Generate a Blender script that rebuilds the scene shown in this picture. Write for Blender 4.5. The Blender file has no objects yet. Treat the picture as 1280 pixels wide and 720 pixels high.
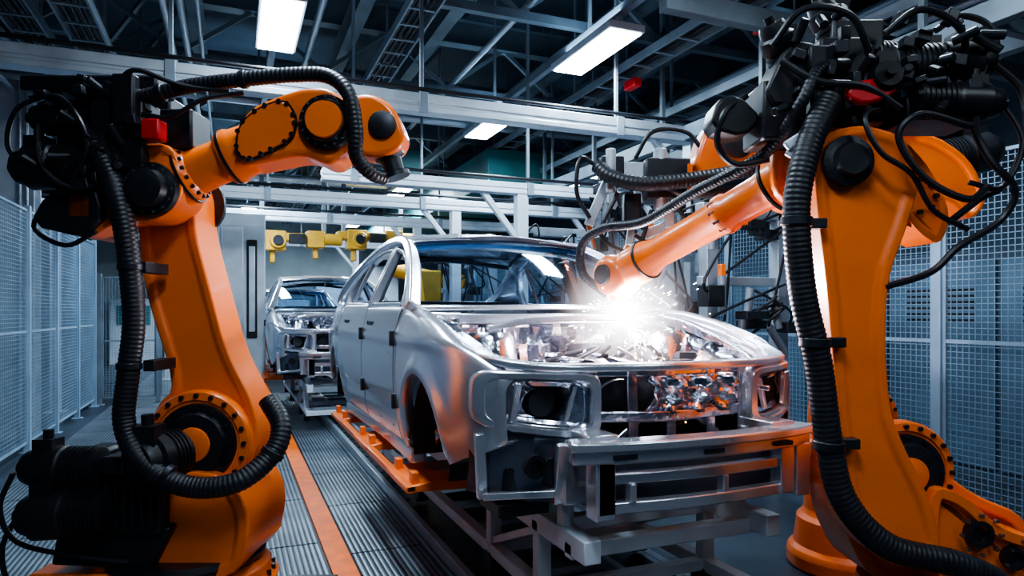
import bpy, bmesh, math, random
from mathutils import Vector, Matrix
random.seed(7)
V=Vector
scene=bpy.context.scene
# ------------------------------------------------------------------ materials
def M(name,col,rough=.5,metal=0.0,var=.15,scale=6,bump=0.0,bscale=60,emit=None,es=0,coat=0,rvar=.12,spec=.5):
    m=bpy.data.materials.new(name); m.use_nodes=True
    nt=m.node_tree; b=nt.nodes['Principled BSDF']
    tc=nt.nodes.new('ShaderNodeTexCoord')
    n=nt.nodes.new('ShaderNodeTexNoise'); n.inputs['Scale'].default_value=scale; n.inputs['Detail'].default_value=5
    nt.links.new(tc.outputs['Object'],n.inputs['Vector'])
    r=nt.nodes.new('ShaderNodeValToRGB')
    c0=[max(0,c*(1-var)) for c in col]; c1=[min(1,c*(1+var)) for c in col]
    r.color_ramp.elements[0].position=.3; r.color_ramp.elements[1].position=.7
    r.color_ramp.elements[0].color=(*c0,1); r.color_ramp.elements[1].color=(*c1,1)
    nt.links.new(n.outputs['Fac'],r.inputs['Fac']); nt.links.new(r.outputs['Color'],b.inputs['Base Color'])
    mr=nt.nodes.new('ShaderNodeMapRange'); mr.inputs['To Min'].default_value=max(.03,rough-rvar); mr.inputs['To Max'].default_value=min(1,rough+rvar)
    nt.links.new(n.outputs['Fac'],mr.inputs['Value']); nt.links.new(mr.outputs['Result'],b.inputs['Roughness'])
    b.inputs['Metallic'].default_value=metal
    b.inputs['Specular IOR Level'].default_value=spec
    if coat: b.inputs['Coat Weight'].default_value=coat; b.inputs['Coat Roughness'].default_value=.12
    if bump:
        n2=nt.nodes.new('ShaderNodeTexNoise'); n2.inputs['Scale'].default_value=bscale; n2.inputs['Detail'].default_value=3
        nt.links.new(tc.outputs['Object'],n2.inputs['Vector'])
        bp=nt.nodes.new('ShaderNodeBump'); bp.inputs['Strength'].default_value=bump; bp.inputs['Distance'].default_value=.02
        nt.links.new(n2.outputs['Fac'],bp.inputs['Height']); nt.links.new(bp.outputs['Normal'],b.inputs['Normal'])
    if emit:
        b.inputs['Emission Color'].default_value=(*emit,1); b.inputs['Emission Strength'].default_value=es
    return m
ORANGE=M('orange_robot_paint',(.90,.165,.008),.36,0,.10,3,coat=.3)
ORANGE2=M('orange_floor_paint',(.88,.15,.01),.5,0,.2,9)
BLACK=M('black_plastic',(.009,.010,.014),.42,0,.3,8,spec=.4)
HOSE=M('black_rubber_hose',(.011,.012,.017),.45,0,.3,8,spec=.45)
DARKM=M('dark_cast_metal',(.024,.027,.034),.40,.5,.3,10)
BOLT=M('bolt_steel',(.25,.26,.28),.35,.9,.2,20)
RED=M('red_plastic',(.55,.012,.015),.4)
SILVER=M('galvanised_body_steel',(.72,.745,.81),.24,.82,.03,2,rvar=.03,coat=.3)
SHINY=M('bright_stamped_steel',(.62,.63,.71),.18,1.0,.22,7,bump=.5,bscale=9,rvar=.09)
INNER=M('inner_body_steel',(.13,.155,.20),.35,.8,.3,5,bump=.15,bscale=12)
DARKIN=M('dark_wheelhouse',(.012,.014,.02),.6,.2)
ALU=M('aluminium_profile',(.46,.52,.58),.38,.6,.12,5)
WHITEP=M('white_painted_steel',(.54,.61,.68),.45,.1,.12,4)
TRUSS=M('dark_steel_truss',(.13,.17,.205),.5,.3,.25,3)
TRUSS2=M('grey_steel_truss',(.22,.27,.32),.5,.4,.2,3)
WIRE=M('fence_wire_blue_grey',(.26,.37,.48),.45,.3,.15,3)
POST=M('fence_post_paint',(.28,.40,.52),.4,.2,.12,3)
CABM=M('blue_cabinet_paint',(.09,.165,.24),.4,.1,.2,2)
WALLM=M('blue_grey_wall',(.05,.09,.135),.7,0,.3,1.5,bump=.1)
BACKW=M('pale_back_wall',(.50,.58,.62),.7,0,.25,.8)
CEILM=M('dark_ceiling',(.045,.07,.10),.8,0,.4,1.2)
YEL=M('yellow_machine_paint',(.55,.29,.02),.45,0,.15,4)
COPPER=M('copper_electrode',(.7,.3,.15),.3,1)
GREEN=M('teal_duct_paint',(.035,.14,.15),.5,.2,.3,2)
LAMP=M('lamp_diffuser',(1,1,1),.5,0,0,emit=(.88,.95,1),es=16)
ARC=M('welding_arc_plasma',(1,1,1),.5,0,0,emit=(.85,.92,1),es=300)
SPARK=M('hot_spark',(1,.7,.4),.5,0,0,emit=(1,.55,.22),es=45)
SPARKW=M('white_hot_spark',(1,.9,.8),.5,0,0,emit=(1,.85,.7),es=70)
def glass_mat():
    m=bpy.data.materials.new('tinted_windscreen_glass'); m.use_nodes=True; nt=m.node_tree; nt.nodes.clear()
    o=nt.nodes.new('ShaderNodeOutputMaterial'); t=nt.nodes.new('ShaderNodeBsdfTransparent'); g=nt.nodes.new('ShaderNodeBsdfGlossy'); f=nt.nodes.new('ShaderNodeFresnel'); mx=nt.nodes.new('ShaderNodeMixShader')
    tc=nt.nodes.new('ShaderNodeTexCoord'); sp=nt.nodes.new('ShaderNodeSeparateXYZ'); r=nt.nodes.new('ShaderNodeValToRGB')
    nt.links.new(tc.outputs['Object'],sp.inputs[0]); nt.links.new(sp.outputs['Z'],r.inputs['Fac'])
    r.color_ramp.elements[0].position=.0; r.color_ramp.elements[0].color=(.5,.58,.66,1)
    r.color_ramp.elements[1].position=.99; r.color_ramp.elements[1].color=(.42,.54,.66,1)
    g.inputs['Roughness'].default_value=.04; g.inputs['Color'].default_value=(.8,.9,1,1); f.inputs['IOR'].default_value=1.6
    nt.links.new(r.outputs['Color'],t.inputs['Color'])
    nt.links.new(f.outputs[0],mx.inputs[0]); nt.links.new(t.outputs[0],mx.inputs[1]); nt.links.new(g.outputs[0],mx.inputs[2]); nt.links.new(mx.outputs[0],o.inputs['Surface'])
    return m
GLASS=glass_mat()
BAND=M('painted_blue_reflection',(.07,.28,.52),.25,0,.1,3)  # blue colour painted in for the reflection on the roof's inside
def floor_mat(name,c0,c1,scale,rough,direction='X',bump=.35):
    m=bpy.data.materials.new(name); m.use_nodes=True; nt=m.node_tree; b=nt.nodes['Principled BSDF']
    tc=nt.nodes.new('ShaderNodeTexCoord')
    w=nt.nodes.new('ShaderNodeTexWave'); w.wave_type='BANDS'; w.bands_direction=direction
    w.inputs['Scale'].default_value=scale; w.inputs['Distortion'].default_value=.0
    n=nt.nodes.new('ShaderNodeTexNoise'); n.inputs['Scale'].default_value=2.2; n.inputs['Detail'].default_value=7
    nt.links.new(tc.outputs['Object'],w.inputs['Vector']); nt.links.new(tc.outputs['Object'],n.inputs['Vector'])
    r=nt.nodes.new('ShaderNodeValToRGB'); r.color_ramp.elements[0].position=.25; r.color_ramp.elements[1].position=.55
    r.color_ramp.elements[0].color=(*c0,1); r.color_ramp.elements[1].color=(*c1,1)
    nt.links.new(w.outputs['Fac'],r.inputs['Fac'])
    mx=nt.nodes.new('ShaderNodeMix'); mx.data_type='RGBA'; mx.blend_type='MULTIPLY'; mx.inputs['Factor'].default_value=.8
    r2=nt.nodes.new('ShaderNodeValToRGB'); r2.color_ramp.elements[0].position=.3; r2.color_ramp.elements[1].position=.65
    r2.color_ramp.elements[0].color=(.35,.38,.42,1); r2.color_ramp.elements[1].color=(1,1,1,1)
    nt.links.new(n.outputs['Fac'],r2.inputs['Fac'])
    nt.links.new(r.outputs['Color'],mx.inputs['A']); nt.links.new(r2.outputs['Color'],mx.inputs['B'])
    nt.links.new(mx.outputs['Result'],b.inputs['Base Color'])
    bp=nt.nodes.new('ShaderNodeBump'); bp.inputs['Strength'].default_value=bump; bp.inputs['Distance'].default_value=.01
    nt.links.new(w.outputs['Fac'],bp.inputs['Height']); nt.links.new(bp.outputs['Normal'],b.inputs['Normal'])
    b.inputs['Roughness'].default_value=rough; b.inputs['Metallic'].default_value=.4
    return m
PLATE=floor_mat('ribbed_floor_plate',(.05,.065,.08),(.25,.30,.35),9,.38)
FLOORM=M('dark_concrete',(.025,.037,.055),.36,0,.4,1.5,bump=.15,bscale=20)

# ------------------------------------------------------------------ geometry helpers
def empty(name,loc=(0,0,0),rz=0):
    e=bpy.data.objects.new(name,None); e.location=loc; e.rotation_euler=(0,0,rz); e.empty_display_size=.2
    scene.collection.objects.link(e); return e
def catmull(pts,sub=8):
    pts=[V(p) for p in pts]
    if len(pts)<3 or sub<=1: return pts
    P=[2*pts[0]-pts[1]]+pts+[2*pts[-1]-pts[-2]]; out=[]
    for i in range(1,len(P)-2):
        p0,p1,p2,p3=P[i-1:i+3]
        for k in range(sub):
            t=k/sub
            out.append(.5*((2*p1)+(p2-p0)*t+(2*p0-5*p1+4*p2-p3)*t*t+(3*p1-3*p2+p3-p0)*t**3))
    out.append(pts[-1]); return out
def chaikin(poly,it=2):
    for _ in range(it):
        o=[]
        for i in range(len(poly)):
            a=poly[i]; b=poly[(i+1)%len(poly)]
            o.append((a[0]*.78+b[0]*.22,a[1]*.78+b[1]*.22)); o.append((a[0]*.22+b[0]*.78,a[1]*.22+b[1]*.78))
        poly=o
    return poly
def area2(p): return sum(p[i][0]*p[(i+1)%len(p)][1]-p[(i+1)%len(p)][0]*p[i][1] for i in range(len(p)))/2
def offset(p,d):
    n=len(p); s=1 if area2(p)>0 else -1; o=[]
    for i in range(n):
        a=p[i-1]; b=p[(i+1)%n]; t=V((b[0]-a[0],b[1]-a[1])); t.normalize() if t.length>0 else None
        o.append((p[i][0]-t.y*d*s,p[i][1]+t.x*d*s))
    return o
def basis(ax):
    ax=V(ax).normalized(); u=V((0,0,1)) if abs(ax.z)<.9 else V((1,0,0))
    a=ax.cross(u).normalized(); b=a.cross(ax).normalized(); return ax,a,b
def interp(x,t):
    if x<=t[0][0]: return t[0][1]
    for (a,b),(c,d) in zip(t,t[1:]):
        if x<=c: return b+(d-b)*(x-a)/(c-a)
    return t[-1][1]
def sinterp(x,t):
    return sum(interp(x+o,t)*w for o,w in((-.10,.2),(-.05,.2),(0,.2),(.05,.2),(.10,.2)))
class P:
    def __init__(s,name,mat,parent=None,bevel=0,solid=0,smooth=True,bseg=2,ang=35):
        s.name=name;s.mat=mat;s.parent=parent;s.bevel=bevel;s.solid=solid;s.v=[];s.f=[];s.smooth=smooth;s.bseg=bseg;s.ang=ang
    def add(s,vs,fs):
        k=len(s.v); s.v+= [tuple(x) for x in vs]; s.f+=[tuple(i+k for i in f) for f in fs]; return s
    def box(s,c,size,R=None):
        c=V(c); h=[x/2 for x in size]; vs=[]
        for z in(-1,1):
            for y in(-1,1):
                for x in(-1,1):
                    p=V((x*h[0],y*h[1],z*h[2]))
                    if R: p=R@p
                    vs.append(c+p)
        return s.add(vs,[(0,2,3,1),(4,5,7,6),(0,1,5,4),(2,6,7,3),(0,4,6,2),(1,3,7,5)])
    def bb(s,a,b):
        return s.box([(a[i]+b[i])/2 for i in range(3)],[abs(b[i]-a[i]) for i in range(3)])
    def bar(s,p1,p2,w,h,up=(0,0,1)):
        p1=V(p1);p2=V(p2);d=(p2-p1);L=d.length
        if L<1e-6: return s
        d.normalize(); up=V(up)
        if abs(d.dot(up))>.98: up=V((0,1,0))
        a=d.cross(up).normalized(); b=a.cross(d).normalized(); vs=[]
        for q in(p1,p2):
            for i,j in((-1,-1),(1,-1),(1,1),(-1,1)): vs.append(q+a*i*w/2+b*j*h/2)
        return s.add(vs,[(0,3,2,1),(4,5,6,7),(0,1,5,4),(1,2,6,5),(2,3,7,6),(3,0,4,7)])
    def ibeam(s,p1,p2,w,h,t=.015):
        p1=V(p1);p2=V(p2); z=V((0,0,1))
        s.bar(p1+z*(h/2-t/2),p2+z*(h/2-t/2),w,t); s.bar(p1-z*(h/2-t/2),p2-z*(h/2-t/2),w,t); return s.bar(p1,p2,t,h-2*t)
    def lathe(s,p,ax,prof,n=28):
        p=V(p); ax,a,b=basis(ax); vs=[];fs=[]
        for t,r in prof:
            for i in range(n):
                th=2*math.pi*i/n; vs.append(p+ax*t+(a*math.cos(th)+b*math.sin(th))*max(r,1e-4))
        m=len(prof)
        for j in range(m-1):
            for i in range(n):
                k=(i+1)%n; fs.append((j*n+i,j*n+k,(j+1)*n+k,(j+1)*n+i))
        fs.append(tuple(range(n))[::-1]); fs.append(tuple((m-1)*n+i for i in range(n)))
        return s.add(vs,fs)
    def cyl(s,p1,p2,r1,r2=None,n=20):
        p1=V(p1);p2=V(p2); return s.lathe(p1,p2-p1,[(0,r1),((p2-p1).length,r1 if r2 is None else r2)],n)
    def sweep(s,pts,r,n=10,sub=8,corr=0,pitch=.03,rf=None):
        q=catmull(pts,sub)
        if corr:
            L=[0]
            for a,b in zip(q,q[1:]): L.append(L[-1]+(b-a).length)
            N=int(L[-1]/(pitch/4)); res=[];j=0
            for i in range(N+1):
                d=L[-1]*i/N
                while j<len(L)-2 and L[j+1]<d: j+=1
                t=(d-L[j])/max(1e-9,L[j+1]-L[j]); res.append(q[j].lerp(q[j+1],t))
            q=res
        m=len(q); t0=(q[1]-q[0]).normalized(); _,a,b=basis(t0); vs=[];fs=[]
        for i,pt in enumerate(q):
            t=(q[min(i+1,m-1)]-q[max(i-1,0)]).normalized()
            a=(a-t*a.dot(t)).normalized(); b=t.cross(a)
            rr=r if not rf else rf(i/(m-1))
            if corr: rr=r*(1+(corr if i%4<2 else -corr))
            for k in range(n):
                th=2*math.pi*k/n; vs.append(pt+(a*math.cos(th)+b*math.sin(th))*rr)
        for j in range(m-1):
            for i in range(n):
                k=(i+1)%n; fs.append((j*n+i,j*n+k,(j+1)*n+k,(j+1)*n+i))
        fs.append(tuple(range(n))[::-1]); fs.append(tuple((m-1)*n+i for i in range(n)))
        return s.add(vs,fs)
    def strip(s,pts,w,h,up=(0,0,1),sub=8):
        q=catmull(pts,sub); m=len(q); vs=[];fs=[]; up=V(up)
        for i,pt in enumerate(q):
            t=(q[min(i+1,m-1)]-q[max(i-1,0)]).normalized(); a=t.cross(up).normalized(); b=a.cross(t)
            for x,y in((-1,-1),(1,-1),(1,1),(-1,1)): vs.append(pt+a*x*w/2+b*y*h/2)
        for j in range(m-1):
            for i in range(4):
                k=(i+1)%4; fs.append((j*4+i,j*4+k,(j+1)*4+k,(j+1)*4+i))
        fs.append((3,2,1,0)); fs.append(tuple((m-1)*4+i for i in range(4)))
        return s.add(vs,fs)
    def prism(s,poly,y0,y1,ch=2,rec=0,recd=.02,fn=None):
        fn=fn or (lambda x,y,z:(x,y,z))
        p=chaikin(poly,ch) if ch else list(poly)
        if area2(p)<0: p=p[::-1]
        n=len(p); rings=[[fn(x,y1,z) for x,z in p],[fn(x,y0,z) for x,z in p]]
        if rec:
            q=offset(p,rec); rings.append([fn(x,y0,z) for x,z in q]); q2=offset(p,rec+.015); rings.append([fn(x,y0+recd,z) for x,z in q2])
        vs=[v for r in rings for v in r]; fs=[tuple(range(n))]
        fs[0]=fs[0][::-1]
        for j in range(len(rings)-1):
            for i in range(n):
                k=(i+1)%n; fs.append((j*n+i,j*n+k,(j+1)*n+k,(j+1)*n+i))
        fs.append(tuple((len(rings)-1)*n+i for i in range(n)))
        return s.add(vs,fs)
    def patch(s,rows,close=False):
        m=len(rows);n=len(rows[0]); vs=[v for r in rows for v in r];fs=[]
        for j in range(m-1):
            for i in range(n if close else n-1):
                k=(i+1)%n; fs.append((j*n+i,j*n+k,(j+1)*n+k,(j+1)*n+i))
        return s.add(vs,fs)
    def bolts(s,c,ax,R,n,r=.01,h=.012,ph=0):
        c=V(c);ax,a,b=basis(ax)
        for i in range(n):
            th=ph+2*math.pi*i/n; q=c+(a*math.cos(th)+b*math.sin(th))*R; s.cyl(q-ax*h*.3,q+ax*h,r,n=6)
        return s
    def done(s):
        me=bpy.data.meshes.new(s.name); me.from_pydata(s.v,[],s.f); me.update()
        bm=bmesh.new(); bm.from_mesh(me); bmesh.ops.recalc_face_normals(bm,faces=bm.faces); bm.to_mesh(me); bm.free()
        o=bpy.data.objects.new(s.name,me); scene.collection.objects.link(o); me.materials.append(s.mat)
        if s.smooth:
            for p in me.polygons: p.use_smooth=True
            try: me.set_sharp_from_angle(angle=math.radians(s.ang))
            except Exception: pass
        if s.parent: o.parent=s.parent
        if s.solid:
            m=o.modifiers.new('solid','SOLIDIFY'); m.thickness=s.solid; m.offset=0
        if s.bevel:
            m=o.modifiers.new('bevel','BEVEL'); m.width=s.bevel; m.segments=s.bseg; m.limit_method='ANGLE'; m.angle_limit=math.radians(40)
        return o
def motor(name,par,p,ax,r,L,mat=BLACK):
    q=P(name,mat,par); prof=[(0,r*.8),(.01,r)]; n=int(L*.45/.02); t=.02
    for i in range(n):
        prof+=[(t,r),(t+.011,r),(t+.012,r*.93),(t+.019,r*.93)]; t+=.02
    prof+=[(t,r*.92),(t+.01,r*1.02),(L-.06,r*1.02),(L-.05,r*.85),(L-.02,r*.8),(L,r*.7),(L,0.0)]
    q.lathe(p,ax,prof,26)
    ax2,a,b=basis(ax); c=V(p)+ax2*L*.72+b*r*1.0; q.box(c,(r*.9,r*.9,r*.7)); q.cyl(c+b*0.02,c+b*r*.75,r*.22,n=12)
    q.cyl(V(p)+ax2*(L-.02),V(p)+ax2*(L+.03),r*.3,n=14)
    return q.done()

YAW=math.radians(-22.4)
def wheelring(par,nm,c,s=1.0,yd=-1):
    c=V(c); ax=V((0,yd,0))
    P(nm+'_ring',ORANGE,par).lathe(c,ax,[(0,.25*s),(.05,.25*s),(.065,.24*s),(.07,.205*s),(.06,.20*s),(.06,0)],40).done()
    P(nm+'_inner',DARKM,par).lathe(c+ax*.05,ax,[(0,.19*s),(.03,.185*s),(.03,.15*s),(.055,.14*s),(.06,.09*s),(.06,0)],36).done()
    P(nm+'_hub',ORANGE,par).lathe(c+ax*.10,ax,[(0,.085*s),(.02,.08*s),(.03,.05*s),(.03,0)],28).done()
    P(nm+'_bolts',DARKM,par).bolts(c+ax*.066,ax,.225*s,20,.012*s,.014).bolts(c+ax*.08,ax,.168*s,12,.009*s,.014).done()
def clutter_cables(par,name,loops,r=.012,mat=HOSE):
    q=P(name,mat,par)
    for l in loops: q.sweep(l,r,8,6)
    return q.done()
def mv(o,dx,dy,dz): o.location=(dx,dy,dz); return o

# ================================================================== ROBOT LEFT
L=empty('welding_robot',(-.202,3.761,0),YAW)
P('upper_arm',ORANGE,L,bevel=.022,bseg=3).prism([(0,1.24),(-.15,1.7),(-.18,2.0),(-.17,2.26),(0,2.33),(.09,2.20),(.09,2.0),(.17,1.7),(.25,1.40),(.38,1.16),(.40,.92),(.26,.74),(.02,.72),(-.12,.84),(-.14,1.04),(-.08,1.16)],-.13,.13,2,rec=.035,recd=.014).done()
wheelring(L,'shoulder_gear',(.13,-.12,.98),1.0)
wheelring(L,'shoulder_gear_rear',(.10,.12,.98),1.0,1)
motor('shoulder_motor',L,(.05,-.20,.94),(-.4,-1,-.05),.12,.22)
P('turret',ORANGE,L,bevel=.03,bseg=3).prism([(-.30,.34),(-.34,.5),(-.2,.66),(-.1,.86),(.3,.86),(.42,.66),(.36,.34)],-.26,.26,2,rec=.05,recd=.02).done()
P('turret_flange',ORANGE,L).lathe((0,0,.22),(0,0,1),[(0,.42),(.05,.43),(.07,.40),(.12,.39),(.15,.34)],48).done()
P('turret_ring',BLACK,L).lathe((0,0,.375),(0,0,1),[(0,.36),(.03,.37),(.06,.36)],48).done()
P('turret_bolts',DARKM,L).bolts((0,0,.29),(0,0,1),.405,28,.012,.02).done()
P('base_casting',ORANGE,L,bevel=.02).lathe((0,0,0),(0,0,1),[(0,.50),(.04,.50),(.06,.44),(.2,.40),(.22,.38)],40).bb((-.60,-.30,.28),(-.1,-.02,.40)).done()
P('base_feet',DARKM,L,bevel=.01).bb((-.6,-.6,0),(-.3,-.3,.06)).bb((.3,-.6,0),(.6,-.3,.06)).bb((-.6,.3,0),(-.3,.6,.06)).bb((.3,.3,0),(.6,.6,.06)).done()
grp=[P('counterbalance_block',BLACK,L,bevel=.02).bb((-.52,-.32,.56),(-.14,.12,.86)).bb((-.64,-.24,.62),(-.5,.06,.92)).bb((-.40,-.36,.84),(-.18,-.1,.93)).prism([(-.66,.42),(-.2,.4),(-.1,.6),(-.62,.62)],-.3,.1,0).done(),
motor('axis_one_motor',L,(-.44,-.26,.86),(-1,-.05,.02),.10,.34),
motor('axis_one_motor_lower',L,(-.36,-.32,.68),(-1,-.1,-.03),.11,.38)]
q=P('cooling_fins',DARKM,L)
for i in range(9): q.bb((-.5+i*.04,-.345,.60),(-.49+i*.04,-.3,.82))
grp.append(q.done())
for o in grp: mv(o,.17,0,.02)
P('elbow_housing',ORANGE,L,bevel=.02,bseg=3).prism([(-.40,1.98),(-.42,2.10),(-.28,2.24),(-.08,2.36),(.10,2.36),(.15,2.14),(.04,2.01),(-.16,2.01),(-.30,1.92)],-.34,-.10,2,rec=.03,recd=.015).done()
P('elbow_gear',DARKM,L).lathe((-.0,-.34,2.15),(0,-1,0),[(0,.125),(.03,.12),(.04,.09),(.08,.08),(.09,.05),(.09,0)],32).done()
P('elbow_bolts',BOLT,L).bolts((-.0,-.365,2.15),(0,-1,0),.105,14,.007,.012).done()
P('elbow_cap',DARKM,L).lathe((-.02,.10,2.15),(0,1,0),[(0,.16),(.05,.15),(.08,.1),(.08,0)],28).done()
fa=V((.06,-.22,2.22)); fb=V((.42,-.22,2.37)); dr=(fb-fa).normalized()
P('forearm_tube',ORANGE,L).lathe(fa,dr,[(-.04,.13),(.05,.135),(.07,.125),(.09,.105),(.2,.10),(.23,.10),(.25,.125),(.29,.13),(.31,.12),(.37,.115)],36).done()
P('forearm_flange',DARKM,L).lathe(fa+dr*.045,dr,[(0,.139),(.012,.139)],36).bolts(fa+dr*.075,dr,.118,16,.009,.012).lathe(fa+dr*.262,dr,[(0,.134),(.012,.134)],36).done()
def tf(l): return [(.37+(x-.28)*.86,z-.085) for x,z in l]
P('forearm_casting',ORANGE,L,bevel=.028,bseg=3).prism(tf([(.28,2.46),(.34,2.60),(.50,2.66),(.64,2.70),(.78,2.70),(.88,2.62),(.88,2.42),(.78,2.34),(.64,2.40),(.42,2.36),(.30,2.34)]),-.34,-.10,2).done()
cov=tf([(.30,2.40),(.31,2.52),(.42,2.60),(.55,2.635),(.61,2.55),(.58,2.46),(.45,2.40),(.35,2.365)])
P('cover_gasket',BLACK,L).prism(offset(chaikin(cov,2),-.010),-.350,-.335,0).done()
P('cover_plate',ORANGE,L,bevel=.004).prism(cov,-.360,-.34,2).done()
cc=chaikin(cov,1); q=P('cover_bolts',BLACK,L)
for a,b in zip(cc,cc[1:]+cc[:1]): q.cyl(((a[0]),-.345,a[1]),(a[0],-.368,a[1]),.011,n=8)
q.done()
P('wrist_gear',DARKM,L).lathe((.79,-.34,2.45),(0,-1,0),[(0,.125),(.03,.12),(.035,.10),(.06,.09),(.06,0)],32).done()
P('wrist_gear_cap',ORANGE,L).lathe((.79,-.395,2.45),(0,-1,0),[(0,.085),(.02,.08),(.02,0)],28).done()
P('wrist_bolts',BOLT,L).bolts((.79,-.37,2.45),(0,-1,0),.11,16,.006,.01).done()
P('wrist_hand',ORANGE,L,bevel=.022,bseg=3).prism([(.86,2.58),(.98,2.60),(1.08,2.54),(1.14,2.41),(1.10,2.33),(.98,2.30),(.86,2.34)],-.31,-.13,2).done()
P('wrist_hand_cover',DARKM,L).lathe((1.03,-.31,2.45),(0,-1,0),[(0,.065),(.02,.06),(.03,.035),(.03,0)],24).done()
P('tool_flange',DARKM,L).lathe((1.04,-.22,2.35),(.35,0,-1),[(0,.07),(.03,.07),(.04,.05),(.10,.045),(.11,.065),(.13,.065)],24).done()
grp=[P('rear_bracket',BLACK,L,bevel=.012).bb((-.76,-.34,2.67),(-.14,-.16,2.74)).bb((-.72,-.1,2.62),(-.2,.14,2.72)).bb((-.42,-.38,2.30),(-.18,-.05,2.62)).bb((-.62,-.3,2.42),(-.4,.0,2.64)).prism([(-.42,2.3),(-.62,2.2),(-.7,2.06),(-.45,2.0),(-.36,2.1)],-.37,-.12,1).bb((-.15,-.3,2.42),(.0,-.1,2.60)).bb((-.3,-.42,2.5),(-.2,-.36,2.72)).done(),
motor('wrist_motor',L,(-.38,-.27,2.54),(-1,-.08,.04),.075,.34),
motor('wrist_motor_mid',L,(-.42,-.30,2.34),(-1,-.05,-.05),.10,.36),
motor('wrist_motor_rear',L,(-.38,-.02,2.44),(-1,.05,0),.085,.36),
motor('arm_motor',L,(-.42,-.26,2.15),(-1,-.1,-.12),.07,.22),
P('red_connector',RED,L,bevel=.008).bb((-.17,-.42,2.43),(-.09,-.34,2.52)).done(),
P('orange_clamp',ORANGE,L,bevel=.008).bb((-.52,-.37,2.09),(-.42,-.3,2.2)).done()]
for o in grp: mv(o,.16,0,-.07)
q=P('elbow_fittings',DARKM,L,bevel=.004); rnd=random.Random(21)
for i in range(26):
    q.box((rnd.uniform(-.5,-.02),rnd.uniform(-.42,-.34),rnd.uniform(2.14,2.64)),(rnd.uniform(.02,.06),rnd.uniform(.03,.06),rnd.uniform(.02,.06)),Matrix.Rotation(rnd.uniform(-.5,.5),3,'Y'))
for i in range(8):
    a=V((rnd.uniform(-.5,-.1),-.38,rnd.uniform(2.2,2.6))); q.cyl(a,a+V((rnd.uniform(-.08,.08),-.05,rnd.uniform(-.08,.08))),.018,n=10)
q.done()
P('top_hose',HOSE,L).sweep([(-.45,-.25,2.64),(-.28,-.33,2.60),(-.06,-.36,2.56),(.18,-.36,2.61),(.42,-.36,2.64),(.64,-.36,2.66),(.80,-.37,2.65),(.90,-.40,2.56),(.93,-.40,2.41),(.93,-.38,2.29),(.98,-.32,2.23),(1.03,-.25,2.22)],.033,14,10,corr=.03,pitch=.02).done()
P('dress_pack_hose',HOSE,L).sweep([(-.33,-.30,2.44),(-.24,-.37,2.34),(-.14,-.40,2.17),(-.085,-.40,1.94),(-.06,-.38,1.58),(-.085,-.38,1.32),(-.10,-.38,1.10),(.0,-.40,.93),(.19,-.40,.83),(.40,-.38,.845),(.52,-.28,.95),(.54,-.22,1.07),(.46,-.16,1.18)],.047,16,12,corr=.022,pitch=.02).done()
q=P('hose_clamps',DARKM,L,bevel=.004)
for p,a in (((-.07,-.39,1.80),(0,0,1)),((-.08,-.38,1.36),(0,0,1)),((.1,-.40,.875),(1,0,-.5)),((.42,-.36,2.64),(1,0,.1)),((.05,-.36,2.58),(1,0,.2)),((.52,-.28,.95),(.6,.3,1))):
    a=V(a).normalized(); rr=.054 if p[2]<2.5 else .041
    q.lathe(V(p)-a*.015,a,[(0,rr),(.03,rr)],20)
q.box((-.03,-.28,1.80),(.05,.2,.05)).box((-.0,-.27,1.36),(.05,.2,.05)); q.done()
mv(clutter_cables(L,'small_cables',[
 [(-.75,-.3,2.30),(-.84,-.3,2.42),(-.78,-.32,2.58),(-.62,-.3,2.66)],
 [(-.70,-.35,2.62),(-.52,-.4,2.60),(-.4,-.42,2.40),(-.5,-.4,2.2)],
 [(-.62,-.3,2.2),(-.72,-.3,2.05),(-.55,-.34,1.96),(-.4,-.36,2.02)],
 [(-.66,-.36,2.5),(-.6,-.42,2.3),(-.45,-.42,2.2),(-.3,-.38,2.28)],
 [(.26,-.36,2.64),(.1,-.40,2.60),(-.05,-.40,2.52),(-.18,-.38,2.54)],
 [(-.3,-.4,2.62),(-.2,-.42,2.72),(.0,-.40,2.66),(.2,-.37,2.64)]],.011),.16,0,-.06)
mv(clutter_cables(L,'base_cables',[[(-.80,-.3,.66),(-.86,-.32,.5),(-.82,-.3,.30),(-.6,-.3,.1)],[(-.78,-.36,.86),(-.84,-.36,.70),(-.76,-.36,.55),(-.5,-.34,.48),(-.3,-.3,.44)],[(-.3,-.36,.86),(-.24,-.4,.98),(-.12,-.38,.94)]],.012),.17,0,.02)

# ================================================================== ROBOT RIGHT
R=empty('welding_robot',(2.45,2.073,0),YAW)
P('upper_arm',ORANGE,R,bevel=.024,bseg=3).prism([(-.268,2.238),(-.218,2.322),(-.067,2.355),(.10,2.305),(.168,2.137),(.107,1.936),(.03,1.734),(.02,1.466),(.04,1.197),(.10,1.05),(.20,.85),(.26,.62),(.067,.56),(-.10,.70),(-.151,1.03),(-.19,1.432),(-.215,1.734),(-.25,2.003)],-.13,.13,2,rec=.035,recd=.014).done()
P('base_casting',ORANGE,R,bevel=.03,bseg=3).prism([(.0,1.12),(.20,1.12),(.34,.97),(.54,.80),(.80,.70),(.80,.44),(.40,.40),(.1,.40),(-.05,.72)],.13,.46,2,rec=.045,recd=.03).done()
P('base_casting_front',ORANGE,R,bevel=.025,bseg=3).prism([(.22,.90),(.36,.86),(.50,.72),(.72,.66),(.84,.56),(.80,.40),(.34,.40),(.2,.62)],-.10,.13,2,rec=.04,recd=.03).done()
wheelring(R,'shoulder_gear',(.17,.06,.93),.85)
q=P('casting_pockets',DARKM,R)
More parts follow.
